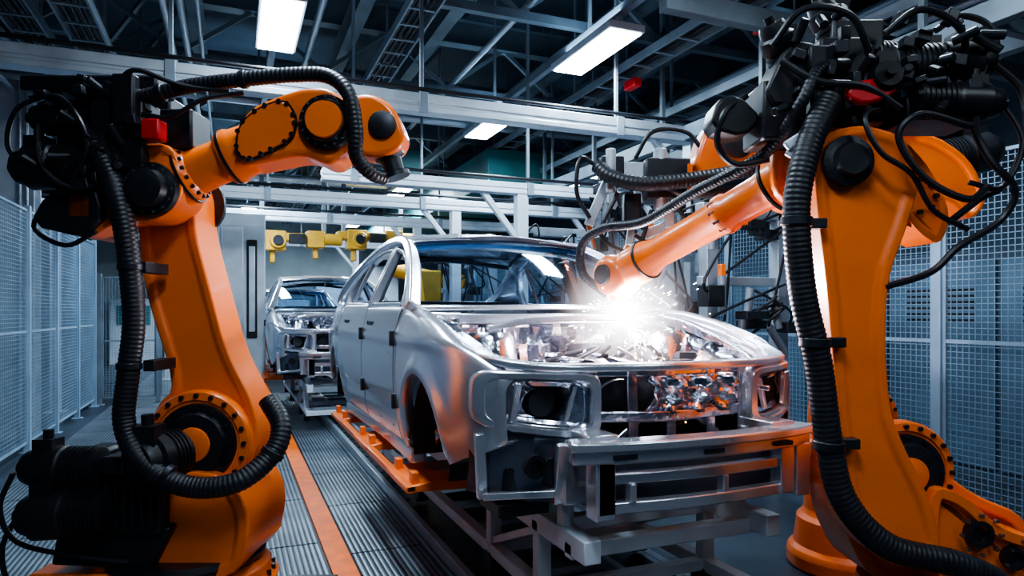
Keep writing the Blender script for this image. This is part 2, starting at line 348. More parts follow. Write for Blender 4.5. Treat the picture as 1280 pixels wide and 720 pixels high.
for c,r in (((.42,-.10,.70),.055),((.56,-.10,.60),.045),((.68,-.10,.55),.035),((.36,.13,.96),.04),((.60,-.10,.48),.03)):
    q.lathe(c,(0,-1,0),[(-.03,r),(.006,r),(.006,r*.7),(-.02,r*.6),(-.02,0)],20)
q.done()
P('casting_bolts',BOLT,R).bolts((.42,-.105,.70),(0,-1,0),.08,8,.008,.012).bolts((.3,-.105,.5),(0,-1,0),.06,6,.008,.012).bolts((.62,-.105,.58),(0,-1,0),.10,10,.007,.012).done()
P('turret_flange',ORANGE,R).lathe((.34,.16,.20),(0,0,1),[(0,.30),(.05,.31),(.08,.28),(.22,.26)],40).done()
P('pedestal',DARKM,R).lathe((.34,.16,0),(0,0,1),[(0,.33),(.03,.33),(.05,.29),(.2,.28)],40).done()
P('elbow_lobe',ORANGE,R,bevel=.025,bseg=3).prism([(.03,2.33),(.2,2.36),(.33,2.22),(.42,2.02),(.37,1.88),(.27,1.95),(.2,2.05),(.05,1.95)],.08,.30,2,rec=.03).done()
P('elbow_housing',ORANGE,R,bevel=.02,bseg=3).prism([(-.34,2.30),(-.30,2.42),(-.08,2.46),(.08,2.40),(.10,2.2),(.0,2.08),(-.2,2.04),(-.34,2.12)],.10,.34,2).done()
P('elbow_gear',DARKM,R).lathe((-.14,-.13,2.20),(0,-1,0),[(0,.10),(.03,.10),(.04,.07),(.07,.06),(.07,0)],28).done()
P('elbow_bolts',BLACK,R).bolts((-.14,-.15,2.2),(0,-1,0),.085,12,.007,.015).bolts((.28,.08,2.1),(0,-1,0),.07,8,.012,.015).done()
A=V((-.24,.22,2.20)); B=V((-.86,1.05,1.81)); d=(B-A).normalized(); LN=(B-A).length
P('forearm_tube',ORANGE,R).lathe(A,d,[(-.1,.12),(.04,.125),(.06,.105),(.12,.09),(.3,.088),(.32,.10),(.36,.10),(.38,.088),(.8,.082),(.86,.10),(.9,.11),(.98,.11),(LN,.10)],36).done()
P('forearm_bands',DARKM,R).lathe(A+d*.05,d,[(0,.129),(.012,.129)],32).bolts(A+d*.34,d,.092,12,.01,.03).lathe(A+d*.88,d,[(0,.114),(.012,.114)],32).done()
side=d.cross(V((0,0,1))).normalized()
P('wrist_block',ORANGE,R).lathe(B-side*.13,side,[(0,.07),(.02,.10),(.05,.115),(.20,.115),(.23,.10),(.26,.06)],32).lathe(B,V((.1,.30,-.85)),[(0,.09),(.08,.085),(.1,.07),(.13,.065)],28).done()
P('wrist_cap',DARKM,R).lathe(B-side*.13,-side,[(0,.06),(.015,.055),(.015,0)],24).done()
tip=V((-.825,1.10,1.62)); st=B+V((.01,.05,-.10))
P('spot_weld_gun_body',DARKM,R,bevel=.008).box(st+V((.0,.02,-.0)),(.08,.10,.06)).cyl(st+V((.09,0,.04)),st+V((.09,0,.22)),.03).done()
P('electrode',COPPER,R).cyl(st,tip,.020,.009).done()
P('elbow_top_blocks',BLACK,R,bevel=.012).bb((-.46,-.1,2.30),(-.28,.15,2.54)).prism([(-.48,2.44),(-.36,2.70),(-.24,2.68),(-.26,2.42)],-.12,.06,1).bb((-.22,.0,2.40),(.16,.3,2.56)).bb((-.20,-.04,2.58),(.0,.2,2.74)).bb((-.12,.02,2.70),(.10,.2,2.84)).bb((.12,-.1,2.38),(.46,.18,2.48)).prism([(-.66,2.36),(-.63,2.48),(-.54,2.50),(-.44,2.4),(-.52,2.32)],-.05,.1,1).bb((-.30,-.16,2.56),(-.18,-.06,2.66)).done()
motor('top_motor',R,(-.30,.0,2.58),(-.35,-.2,.6),.07,.24); motor('top_motor_rear',R,(-.05,.1,2.75),(-.5,0,1),.07,.22)
q=P('elbow_fittings',DARKM,R,bevel=.004); rnd=random.Random(12)
for i in range(40):
    q.box((rnd.uniform(-.48,.45),rnd.uniform(-.17,-.08),rnd.uniform(2.36,2.80)),(rnd.uniform(.02,.06),rnd.uniform(.03,.08),rnd.uniform(.02,.06)),Matrix.Rotation(rnd.uniform(-.5,.5),3,'Y'))
for i in range(14):
    a=V((rnd.uniform(-.44,.4),-.14,rnd.uniform(2.4,2.8))); q.cyl(a,a+V((rnd.uniform(-.08,.08),-.05,rnd.uniform(-.08,.08))),.018,n=10)
q.done()
motor('wrist_motor',R,(.10,.0,2.62),(1,-.1,.03),.09,.40)
motor('wrist_motor_mid',R,(.14,-.10,2.46),(1,-.05,-.06),.075,.34)
motor('wrist_motor_rear',R,(.12,.22,2.74),(1,.1,-.02),.085,.42)
motor('arm_motor',R,(.0,-.08,2.5),(-.1,-1,.2),.075,.14)
P('red_connector',RED,R,bevel=.02,bseg=3).prism([(-.17,2.44),(-.15,2.50),(.0,2.52),(.04,2.56),(.06,2.53),(.01,2.44),(-.1,2.41)],-.20,-.15,1).done()
P('elbow_bracket',ALU,R,bevel=.006).bar((-.36,-.12,2.22),(-.24,-.15,2.42),.03,.05).bar((-.38,-.13,2.26),(-.26,-.15,2.34),.03,.04).done()
P('dress_pack_hose',HOSE,R).sweep([(-.22,-.16,2.44),(-.30,-.20,2.30),(-.36,-.22,2.12),(-.375,-.22,1.95),(-.345,-.21,1.667),(-.285,-.21,1.40),(-.245,-.21,1.097),(-.19,-.22,.87),(-.03,-.24,.70),(.24,-.24,.63),(.44,-.2,.52),(.5,-.14,.34)],.051,16,12,corr=.022,pitch=.02).done()
q=P('hose_clamps',DARKM,R,bevel=.004)
for p in ((-.375,-.22,1.95),(-.30,-.21,1.48),(-.245,-.21,1.08)):
    q.lathe(V(p)-V((0,0,.018)),(0.05,0,1),[(0,.059),(.036,.059)],20); q.box((p[0]+.09,-.15,p[2]),(.10,.06,.04))
q.done()
P('forearm_hose',HOSE,R).sweep([(-.10,-.05,2.62),(-.26,-.16,2.56),(-.34,-.18,2.42),(-.42,.0,2.26),(-.62,.30,2.16),(-.80,.60,2.06),(-.98,.80,2.05),(-1.08,.95,1.98),(-1.07,1.03,1.82),(-.93,1.06,1.70)],.025,12,10,corr=.03,pitch=.018).done()
clutter_cables(R,'cable_loops',[
 [(.40,-.1,2.40),(.30,-.22,2.32),(.10,-.24,2.36),(.02,-.22,2.28),(.12,-.22,2.12),(.30,-.2,2.04),(.42,-.14,2.10)],
 [(.5,-.06,2.62),(.60,-.08,2.50),(.60,-.1,2.30),(.52,-.1,2.12),(.42,-.1,2.06),(.28,-.12,1.96)],
 [(.46,0,2.60),(.54,-.02,2.70),(.5,-.02,2.80),(.40,0,2.84),(.3,0,2.78)],
 [(.36,-.1,2.40),(.40,-.18,2.20),(.50,-.18,2.08),(.46,-.15,1.96),(.3,-.15,1.86),(.2,-.13,1.76),(.02,-.12,1.70)],
 [(.0,-.16,2.70),(.12,-.2,2.78),(.3,-.16,2.72),(.36,-.1,2.6)],
 [(-.4,-.14,2.6),(-.28,-.2,2.5),(-.1,-.2,2.48),(.05,-.18,2.40)],
 [(-.44,-.14,2.66),(-.34,-.2,2.78),(-.16,-.2,2.76),(-.05,-.14,2.64)],
 [(-.5,-.02,2.5),(-.60,-.05,2.42),(-.62,-.02,2.3),(-.54,.0,2.22),(-.40,0,2.24)]],.014)
clutter_cables(R,'grey_cables',[
 [(.02,-.14,2.42),(-.1,-.2,2.36),(-.05,-.22,2.22),(.08,-.2,2.14),(.18,-.18,2.0),(.34,-.14,1.93)],
 [(.5,-.1,2.46),(.56,-.14,2.28),(.48,-.14,2.1),(.36,-.12,2.12)]],.011,DARKM)

# ================================================================== ROBOT BEHIND (far side of the car)
T=empty('welding_robot',(3.60,3.167,0),YAW)
P('upper_arm',ORANGE,T,bevel=.022,bseg=3).prism([(-.22,.85),(-.16,1.3),(-.10,2.2),(.02,2.40),(.16,2.32),(.17,2.1),(.16,1.3),(.22,.9),(.12,.74),(-.12,.74)],-.12,.12,2,rec=.03).done()
wheelring(T,'shoulder_gear',(0,-.12,.95),.9)
P('turret',ORANGE,T,bevel=.02).lathe((0,0,0),(0,0,1),[(0,.36),(.1,.36),(.14,.32),(.3,.30),(.34,.26),(.8,.24)],36).done()
P('elbow_housing',ORANGE,T,bevel=.03,bseg=3).prism([(-.2,2.5),(-.16,2.66),(.3,2.66),(.55,2.5),(.66,2.25),(.55,2.12),(.4,2.28),(.1,2.2),(-.12,2.3)],-.34,-.12,2,rec=.03).done()
motor('arm_motor',T,(.4,-.2,2.5),(1,0,.2),.12,.4); motor('arm_motor_rear',T,(.3,-.1,2.7),(1,0,.1),.1,.4)
A3=V((-.1,-.23,2.54)); B3=V((-.82,-.2,2.60)); d3=(B3-A3).normalized()
P('forearm_tube',ORANGE,T).lathe(A3,d3,[(-.05,.15),(.05,.15),(.1,.11),(.5,.10),(.54,.13),(.60,.13)],32).done()
P('forearm_casting',ORANGE,T,bevel=.025,bseg=3).prism([(-.66,2.76),(-.90,2.78),(-1.00,2.66),(-1.06,2.46),(-.98,2.36),(-.86,2.40),(-.70,2.44)],-.32,-.10,2).done()
P('wrist_gear',DARKM,T).lathe((-.80,-.32,2.60),(0,-1,0),[(0,.10),(.03,.10),(.04,.06),(.04,0)],28).bolts((-.8,-.34,2.6),(0,-1,0),.085,12,.01,.012).done()
P('spot_weld_gun_frame',ALU,T,bevel=.008).bar((-1.05,-.22,2.42),(-1.5,-.2,2.44),.09,.12).bar((-1.5,-.2,2.5),(-1.66,-.2,2.12),.05,.06).bar((-1.35,-.2,2.4),(-1.42,-.2,2.0),.04,.05).bar((-1.2,-.22,2.36),(-1.18,-.22,2.1),.06,.08).bar((-1.18,-.22,2.12),(-1.38,-.22,2.04),.05,.06).cyl((-1.25,-.3,2.2),(-1.25,-.3,2.56),.04).cyl((-1.54,-.3,2.3),(-1.54,-.3,2.56),.03).done()
P('gun_transformer',DARKM,T,bevel=.01).bb((-1.34,-.34,2.26),(-1.08,-.12,2.50)).bb((-1.6,-.3,2.40),(-1.46,-.14,2.52)).bb((-1.46,-.3,2.1),(-1.36,-.2,2.3)).done()
P('gun_electrodes',COPPER,T).cyl((-1.66,-.2,2.12),(-1.62,-.2,1.98),.02,.01).cyl((-1.42,-.2,2.0),(-1.48,-.2,1.9),.02,.01).done()
P('gun_tag',ORANGE,T).bb((-1.1,-.36,2.28),(-1.075,-.34,2.46)).bb((-1.3,-.36,2.32),(-1.16,-.34,2.38)).done()
P('gun_hose',HOSE,T).sweep([(-.05,-.36,2.92),(-.3,-.40,2.84),(-.52,-.42,2.62),(-.70,-.42,2.44),(-1.0,-.42,2.37),(-1.35,-.42,2.33),(-1.54,-.36,2.38),(-1.62,-.3,2.46)],.043,14,10,corr=.03,pitch=.025).sweep([(-.1,-.3,2.9),(-.5,-.42,2.72),(-.7,-.4,2.36),(-1.1,-.38,2.28),(-1.3,-.3,2.42)],.026,12,8).done()
clutter_cables(T,'small_cables',[[(-1.4,-.3,2.5),(-1.3,-.34,2.65),(-1.1,-.3,2.66),(-1.0,-.3,2.55)],[(-1.62,-.3,2.46),(-1.72,-.3,2.5),(-1.74,-.3,2.3),(-1.66,-.26,2.16)],[(-1.5,-.3,2.3),(-1.6,-.32,2.05),(-1.4,-.3,1.96),(-1.3,-.3,2.2)],[(-1.2,-.3,2.3),(-1.1,-.32,2.1),(-1.2,-.3,1.95),(-1.4,-.3,2.05)]],.013)

# ================================================================== CAR BODY
WP=[(-.15,.56),(-.02,.72),(.08,.81),(.2,.885),(.35,.935),(.6,.962),(.85,.97),(1.5,.955),(3.3,.965),(3.9,.975),(4.4,.94),(4.8,.84),(4.95,.76)]
def bx(s,z):
    w=sinterp(s,WP)
    if z<.86: o=.060*abs((z-.5)/.42)**2.2
    else: o=.060*(.36/.42)**2.2+.235*((z-.86)/.52)**1.1
    crease=.016*math.exp(-((z-.71)/.04)**2)
    c0=min(abs(s-.84),abs(s-3.86)); flare=.022*math.exp(-((math.hypot(c0,z-.17)-.40)/.05)**2)
    return w-o+crease+flare
RAIL=[(1.20,.885),(1.5,1.06),(1.8,1.215),(2.1,1.33),(2.4,1.39),(2.8,1.405),(3.2,1.37),(3.6,1.28),(4.0,1.15),(4.3,1.04),(4.55,.965)]
TOPL=[(.0,.50),(.06,.56),(.14,.605),(.25,.655),(.45,.72),(.7,.785),(1.0,.842),(1.45,.888),(2.5,.90),(3.6,.93),(4.3,.96),(4.95,.95)]
def build_car(loc):
    C=empty('car_body_shell',loc)
    for sx,side in((-1,'left'),(1,'right')):
        def X(s,z,d=0): return (sx*(bx(s,z)-d),s,z)
        cx,cz,r=.84,.17,.37; bot=[(.06,.31),(.16,.25),(.30,.20),(.42,.15)]
        for a in range(176,3,-9): bot.append((cx+r*math.cos(math.radians(a)),cz+r*math.sin(math.radians(a))))
        bot+=[(1.23,.12),(1.28,.06),(1.36,.06),(1.455,.06)]
        n=len(bot); top=[]
        for i in range(n):
            s=.06+(1.455-.06)*i/(n-1); s=s*.45+bot[i][0]*.55; s=max(.06,min(1.455,s)); top.append((s,interp(s,TOPL)*.5+sinterp(s,TOPL)*.5))
        rows=[[X(s,z,.06) for s,z in bot],[X(s,z,.012) for s,z in bot]]
        for j in range(21):
            t=j/20; rows.append([X(b[0]+(q[0]-b[0])*t,b[1]+(q[1]-b[1])*t,.5*max(0,t-.8)**2) for b,q in zip(bot,top)])
        rows.append([X(q[0],q[1]+.012,.034) for q in top]); rows.append([X(q[0],q[1]+.018,.055) for q in top]); rows.append([X(q[0],q[1]+.016,.08) for q in top]); rows.append([X(q[0],q[1]-.015,.095) for q in top]); rows.append([X(q[0],q[1]-.03,.14) for q in top])
        P('fender_'+side,SILVER,C,solid=.004,ang=60).patch(rows).done()
        for nm,c0 in(('front',.84),('rear',3.86)):
            rows=[]
            for k in range(2):
                rows.append([(sx*(.90-.34*k),c0+.355*math.cos(math.radians(a)),.17+.355*math.sin(math.radians(a))) for a in range(-20,201,10)])
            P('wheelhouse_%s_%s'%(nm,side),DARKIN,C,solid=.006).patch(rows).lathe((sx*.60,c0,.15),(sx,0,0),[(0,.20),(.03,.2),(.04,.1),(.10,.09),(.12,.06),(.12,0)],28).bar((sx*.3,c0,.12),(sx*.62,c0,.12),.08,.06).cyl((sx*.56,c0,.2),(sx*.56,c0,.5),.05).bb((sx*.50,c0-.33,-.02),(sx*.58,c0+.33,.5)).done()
        def panel(nm,sl,sr,z0,z1,ns=16,nz=22):
            rows=[]
            for j in range(nz+1):
                t=j/nz; row=[]
                for i in range(ns+1):
                    u=i/ns; zz=z0+(z1-z0)*t; s=sl(zz)+(sr(zz)-sl(zz))*u
                    row.append(X(s,zz,.014*math.exp(-((zz-.28)/.05)**2)))
                rows.append(row)
            rows=[[ (p[0]-sx*.03,p[1],p[2]) for p in rows[0]]]+rows+[[(p[0]-sx*.012,p[1],p[2]+.01) for p in rows[-1]],[(p[0]-sx*.07,p[1],p[2]+.005) for p in rows[-1]]]
            rows=[[(r_[0][0]-sx*.03,r_[0][1],r_[0][2])]+r_+[(r_[-1][0]-sx*.03,r_[-1][1],r_[-1][2])] for r_ in rows]
            P(nm,SILVER,C,solid=.004,ang=50).patch(rows).done()
        panel('front_door_'+side,lambda z:1.478,lambda z:2.50+.02*math.sin(z*3),.085,.885)
        panel('rear_door_'+side,lambda z:2.528+.02*math.sin(z*3),lambda z:3.43+(0 if z<.2 else min(.24,(z-.2)*.55)),.085,.91)
        def F(l,d=.02): return [X(s,z,d) for s,z in l]
        f=P('door_window_frames_'+side,SILVER,C,bevel=.004)
        f.strip(F([(1.50,.89),(1.56,.99),(1.80,1.145),(2.1,1.265),(2.35,1.315),(2.47,1.325)]),.03,.05,(sx,0,0)).strip(F([(2.47,1.325),(2.48,1.1),(2.485,.89)]),.04,.05,(sx,0,0))
        f.strip(F([(2.55,.89),(2.55,1.1),(2.56,1.325)]),.04,.05,(sx,0,0)).strip(F([(2.56,1.33),(2.9,1.335),(3.2,1.30),(3.48,1.22),(3.64,1.08),(3.70,.91)]),.03,.05,(sx,0,0)).strip(F([(3.30,1.27),(3.34,1.1),(3.36,.89)]),.03,.03,(sx,0,0))
        f.strip(F([(1.50,.905),(2.0,.91),(2.5,.91),(3.0,.918),(3.68,.93)],.03),.03,.05,(sx,0,0))
        f.done()
        h=P('door_hinges_'+side,DARKM,C,bevel=.003)
        for s,z in((1.47,.70),(1.47,.32),(2.515,.70),(2.515,.32)): h.box(X(s,z,-.002),(.03,.04,.09))
        for s in(2.28,3.30): h.box(X(s,.78,-.002),(.012,.15,.03)); h.cyl(X(s+.12,.78,.01),X(s+.12,.78,-.007),.018,n=14)
        for s,z in((1.62,.16),(2.0,.16),(2.38,.16),(2.7,.16),(3.1,.16),(1.6,.6)): h.cyl(X(s,z,.01),X(s,z,-.002),.014,n=12)
        h.done()
        rail=[X(s,z,.01) for s,z in RAIL]
        P('roof_rail_'+side,SILVER,C,bevel=.014,bseg=3).strip(rail,.065,.08,(sx,0,.5)).done()
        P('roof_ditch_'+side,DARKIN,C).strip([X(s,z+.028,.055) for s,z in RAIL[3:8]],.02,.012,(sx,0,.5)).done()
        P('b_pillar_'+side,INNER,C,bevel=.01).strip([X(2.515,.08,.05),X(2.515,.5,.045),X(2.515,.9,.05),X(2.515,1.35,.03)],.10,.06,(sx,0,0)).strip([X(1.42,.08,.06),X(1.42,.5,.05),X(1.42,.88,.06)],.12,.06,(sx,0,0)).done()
        P('rocker_'+side,SILVER,C,bevel=.012,bseg=3).strip([X(1.18,.035,.03),X(2.2,.03,.03),X(3.5,.035,.03)],.08,.085).done()
        cx=3.86; bot=[(3.45,.085)]
        for a in range(172,3,-9): bot.append((cx+r*math.cos(math.radians(a)),.17+r*math.sin(math.radians(a))))
        bot+=[(4.28,.16),(4.5,.18),(4.7,.22),(4.94,.30)]
        n=len(bot); top=[]
        for i in range(n):
            s=3.70+(4.94-3.70)*i/(n-1); top.append((s,interp(s,TOPL)))
        rows=[[X(s,z,.05) for s,z in bot]]
        for j in range(17):
            t=j/16; rows.append([X(b[0]+(q_[0]-b[0])*t,b[1]+(q_[1]-b[1])*t) for b,q_ in zip(bot,top)])
        rows.append([X(q_[0],q_[1]+.015,.03) for q_ in top]); rows.append([X(q_[0],q_[1]+.015,.16) for q_ in top])
        P('quarter_panel_'+side,SILVER,C,solid=.004,ang=50).patch(rows).done()
        a=[(3.74,.93),(3.68,1.08),(3.58,1.19),(3.5,1.26)]; b=[(4.55,.965),(4.27,1.05),(3.98,1.16),(3.66,1.27)]
        rows=[[X(p[0]+(q_[0]-p[0])*t,p[1]+(q_[1]-p[1])*t,.005) for t in (0,.25,.5,.75,1)] for p,q_ in zip(a,b)]
        P('c_pillar_'+side,SILVER,C,solid=.01).patch(rows).done()
        P('apron_rail_'+side,SHINY,C,bevel=.008).strip([(sx*.70,.12,.53),(sx*.76,.35,.63),(sx*.80,.9,.77),(sx*.78,1.25,.82)],.09,.06).strip([(sx*.46,-.2,.30),(sx*.46,.3,.30),(sx*.47,.8,.33),(sx*.42,1.25,.20)],.08,.12).done()
        rows=[]
        for j in range(8):
            t=j/7; rows.append([(sx*(.50+.22*t**2+.02*math.sin(i*1.9+j)),.14+1.08*i/14,.30+.30*t+.19*(i/14)*t+.012*math.sin(i*2.3)) for i in range(15)])
        P('inner_fender_'+side,SHINY,C,solid=.004,ang=25).patch(rows).done()
        P('strut_tower_'+side,SHINY,C).lathe((sx*.57,.86,.34),(0,0,1),[(0,.20),(.25,.165),(.38,.145),(.41,.12),(.41,.06),(.37,.05),(.37,0)],30).bolts((sx*.57,.86,.75),(0,0,1),.085,3,.012,.02).done()
        # headlamp panel : one sculpted front corner stamping with a recessed lamp pocket
        nn=56; outer=[]
        def fy(px): return -.08+max(0,(px-.42))**2*1.25
        def lift(px): return .035*max(0,(px-.5)/.35)
        for i in range(nn):
            th=2*math.pi*i/nn; ex=.245*math.copysign(abs(math.cos(th))**.32,math.cos(th)); ez=.145*math.copysign(abs(math.sin(th))**.36,math.sin(th))
            px=.645+ex; outer.append(V((sx*px,fy(px),.465+(ez if ez<0 else ez*.95)+lift(px)*(.2 if ez>0 else 1.1))))
        def shrink(k,kz,dy,cxx=.645,czz=.468): return [(sx*cxx+(o.x-sx*.645)*k,fy(.645+(abs(o.x)-.645)*k)+dy,czz+(o.z-.468)*kz) for o in outer]
        P('headlamp_panel_'+side,SILVER,C,solid=.005,ang=45).patch([[tuple(o+V((0,.14,0))) for o in outer],[tuple(o+V((0,.004,0))) for o in outer],shrink(.97,.94,-.008),shrink(.84,.80,-.006),shrink(.80,.72,.012)],close=True).done()
        rows=[shrink(.80,.72,.012),shrink(.76,.66,.06),shrink(.56,.54,.07)]
        for k,(rr,dy) in enumerate(((.080,.10),(.075,.13),(.050,.18),(.02,.19))):
            rows.append([(sx*(.62+rr*1.1*math.cos(2*math.pi*i/nn)),fy(.62)+dy,.465+rr*.8*math.sin(2*math.pi*i/nn)) for i in range(nn)])
        P('headlamp_pocket_'+side,SHINY,C,solid=.004,ang=30).patch(rows,close=True).done()
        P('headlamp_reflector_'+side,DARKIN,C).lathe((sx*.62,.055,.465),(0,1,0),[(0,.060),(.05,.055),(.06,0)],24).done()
        P('headlamp_brackets_'+side,SILVER,C,bevel=.004).bar((sx*.735,.04,.56),(sx*.75,.07,.39),.03,.025).bar((sx*.50,-.03,.54),(sx*.545,-.02,.39),.025,.02).done()
        rows=[]
        for j in range(7):
            z=.335-.30*j/6; rows.append([(sx*(.46+.42*i/10),-.06+.010*math.sin(i*1.9+j*1.3)+(i/10)**2*.30+.05*(j/6),z+.02*(i/10)) for i in range(11)])
        P('front_corner_apron_'+side,INNER,C,solid=.005,ang=20).patch(rows).done()
        k=P('corner_brackets_'+side,SILVER,C,bevel=.005)
        k.bar((sx*.86,.18,.33),(sx*.84,.20,.04),.045,.035,(0,1,0)).bar((sx*.58,-.08,.31),(sx*.56,.0,.04),.06,.03,(0,1,0)).bar((sx*.60,-.05,.10),(sx*.85,.15,.06),.04,.03); k.done()
        P('tow_eye_'+side,DARKM,C).lathe((sx*.70,-.04,.22),(0,-1,0),[(0,.05),(.03,.05),(.03,.03),(.01,.03),(.01,0)],20).done()
        P('crash_box_'+side,SILVER,C,bevel=.006).bb((sx*.40,-.22,.25),(sx*.54,.02,.36)).bb((sx*.43,-.25,.04),(sx*.51,-.18,.26)).bb((sx*.38,-.05,.04),(sx*.56,.0,.32)).done()
        P('suspension_mount_'+side,DARKM,C,bevel=.006).cyl((sx*.72,.14,.05),(sx*.72,.14,.26),.05).cyl((sx*.68,.30,.05),(sx*.68,.30,.33),.08).bar((sx*.68,.22,.1),(sx*.4,.6,.05),.06,.05).bb((sx*.56,.1,-.03),(sx*.8,.34,.03)).cyl((sx*.60,.02,.12),(sx*.60,.02,.24),.03).done()
    rows=[]
    for j in range(15):
        s=2.06+1.50*j/14; row=[]
        zr=interp(s,RAIL); W=bx(s,zr)
        for i in range(31):
            t=-1+2*i/30; row.append((t*W,s-.06*(1-t*t)*(1-j/14)+.05*(1-t*t)*(j/14),zr+.03+.04*(1-t*t)**.8+(.008 if (i%6==3 and 1<j<13) else 0)))
        rows.append(row)
    P('roof_panel',SILVER,C,solid=.006,ang=60).patch(rows).done()
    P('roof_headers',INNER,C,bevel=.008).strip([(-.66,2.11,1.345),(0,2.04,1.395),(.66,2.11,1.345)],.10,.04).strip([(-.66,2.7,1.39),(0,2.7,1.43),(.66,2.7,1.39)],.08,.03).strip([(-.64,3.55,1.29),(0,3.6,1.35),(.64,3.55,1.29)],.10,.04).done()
    P('cowl_panel',SILVER,C,bevel=.008).strip([(-.84,1.32,.882),(-.5,1.18,.885),(0,1.12,.89),(.5,1.18,.885),(.84,1.32,.882)],.13,.03).strip([(-.80,1.24,.83),(-.5,1.10,.82),(0,1.02,.82),(.5,1.10,.82),(.80,1.24,.83)],.04,.06).done()
    def ws(t,u):
        wb=.80; wt=.665; x=t*(wb+(wt-wb)*u); s=(1.30-.17*(1-t*t))+((2.08-.055*(1-t*t))-(1.30-.17*(1-t*t)))*u; z=.905+(1.350+.035*(1-t*t)-.905)*u+.05*math.sin(u*math.pi)
        return (x,s,z)
    P('windscreen_glass',GLASS,C,ang=70).patch([[ws(-1+2*i/20,.98*j/10) for i in range(21)] for j in range(11)]).done()
    P('windscreen_reflection_band',BAND,C,solid=.003,ang=70).patch([[(lambda p:(p[0],p[1]+.02,p[2]-.016))(ws(-.97+1.94*i/20,.82+.15*j/3)) for i in range(21)] for j in range(4)]).done()
    rows=[]
    for j in range(15):
        z=.10+.72*j/14; rows.append([(-.78+1.56*i/30,1.14+.05*math.sin(i*.9)*math.cos(j*.7)+.03*math.sin(i*2.1+j)-.05*(1 if 12<i<18 and j<8 else 0),z) for i in range(31)])
    P('firewall',SHINY,C,solid=.005,ang=22).patch(rows).done()
    P('dash_crossbeam',INNER,C,bevel=.006).cyl((-.8,1.52,.80),(.8,1.52,.80),.035).bb((-.25,1.4,.3),(-.2,1.55,.8)).bb((.2,1.4,.3),(.25,1.55,.8)).bb((-.5,1.46,.70),(-.3,1.6,.84)).done()
    rows=[]
    for j in range(16):
        s=1.2+3.5*j/15; rows.append([(-.84+1.68*i/24,s,.06+(.16 if 10<=i<=14 else 0)+(.012 if (i+j)%3==0 else 0)+(.22 if s>3.5 else 0)) for i in range(25)])
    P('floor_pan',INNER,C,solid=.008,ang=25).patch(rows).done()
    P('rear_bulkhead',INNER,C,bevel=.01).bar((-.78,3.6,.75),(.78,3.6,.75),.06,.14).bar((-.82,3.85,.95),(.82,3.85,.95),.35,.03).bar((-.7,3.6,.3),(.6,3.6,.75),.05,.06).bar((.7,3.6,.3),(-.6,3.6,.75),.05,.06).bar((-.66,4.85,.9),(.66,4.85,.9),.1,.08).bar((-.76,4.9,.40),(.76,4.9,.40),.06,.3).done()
    TB=[(-.825,.42,.70),(-.80,.24,.655),(-.70,.07,.63),(-.52,-.03,.622),(-.28,-.09,.622),(0,-.115,.622),(.28,-.09,.622),(.52,-.03,.622),(.70,.07,.63),(.80,.24,.655),(.825,.42,.70)]
    P('radiator_tie_bar',SILVER,C,bevel=.012,bseg=3).strip(TB,.085,.035).done()
    P('tie_bar_lower',SHINY,C,bevel=.006).strip([(-.72,.22,.60),(-.5,.08,.59),(0,.03,.585),(.5,.08,.59),(.72,.22,.60)],.10,.03).strip([(-.42,.02,.40),(0,-.02,.39),(.42,.02,.40)],.07,.05).done()
    g=P('radiator_support',SHINY,C,bevel=.006)
    for x in(-.40,-.2,.0,.22,.40): g.bar((x,-.01,.12),(x*1.03,-.0,.60),.05,.04)
    g.bar((-.42,0,.14),(.42,0,.14),.07,.06).bar((-.4,0,.20),(.1,.02,.56),.03,.03).bar((.4,0,.20),(-.1,.02,.56),.03,.03)
    g.done()
    q=P('fan_shroud',DARKM,C)
    q.bb((-.41,.16,.12),(.41,.18,.57))
    for x in(-.2,.2): q.lathe((x,.08,.38),(0,1,0),[(0,.17),(.03,.17),(.03,.145),(.0,.145),(.0,.17)],32).lathe((x,.09,.38),(0,1,0),[(0,.05),(.04,.04),(.04,0)],16)
    for x in(-.2,.2):
        for k in range(7):
            th=k*2*math.pi/7; q.bar((x,.11,.38),(x+.145*math.cos(th),.11,.38+.145*math.sin(th)),.03,.006)
    q.done()
    rows=[]
    for j in range(12):
        rows.append([(-.12+.46*i/24,-.03+.03*math.sin(i*.8+j*.5)*math.cos(j*.7)-.03*math.sin(j*.3),.40+.17*j/11) for i in range(25)])
    P('stamped_front_panel',SHINY,C,solid=.004,ang=35).patch(rows).done()
    P('bumper_beam',SILVER,C,bevel=.008).strip([(-.62,-.20,.325),(-.4,-.26,.325),(0,-.29,.325),(.4,-.26,.325),(.62,-.20,.325)],.11,.04).strip([(-.61,-.20,.28),(-.4,-.255,.28),(0,-.285,.28),(.4,-.255,.28),(.61,-.20,.28)],.07,.055).done()
    P('lower_beams',SILVER,C,bevel=.006).strip([(-.48,-.20,.18),(0,-.24,.18),(.6,-.20,.18)],.045,.045).strip([(-.48,-.20,.06),(0,-.24,.06),(.6,-.20,.06)],.05,.05).bb((-.52,-.25,.02),(-.43,-.16,.26)).bb((.52,-.25,.02),(.6,-.16,.26)).bb((-.36,-.25,.08),(-.33,-.2,.16)).bb((.1,-.26,.08),(.13,-.21,.16)).done()
    P('beam_back_panel',INNER,C,bevel=.006).bb((-.42,-.12,.04),(.5,-.09,.28)).done()
    P('beam_slots',DARKIN,C).bb((-.46,-.30,.272),(-.36,-.26,.290)).bb((-.05,-.325,.272),(.05,-.29,.290)).bb((.34,-.31,.272),(.44,-.27,.290)).done()
    P('strut_brace',SILVER,C,bevel=.008).strip([(-.57,.86,.77),(-.3,.82,.815),(.24,.78,.825),(.57,.86,.77)],.07,.035).done()
    rnd=random.Random(3)
    g=P('engine_bay_brackets',SHINY,C,bevel=.004,ang=25)
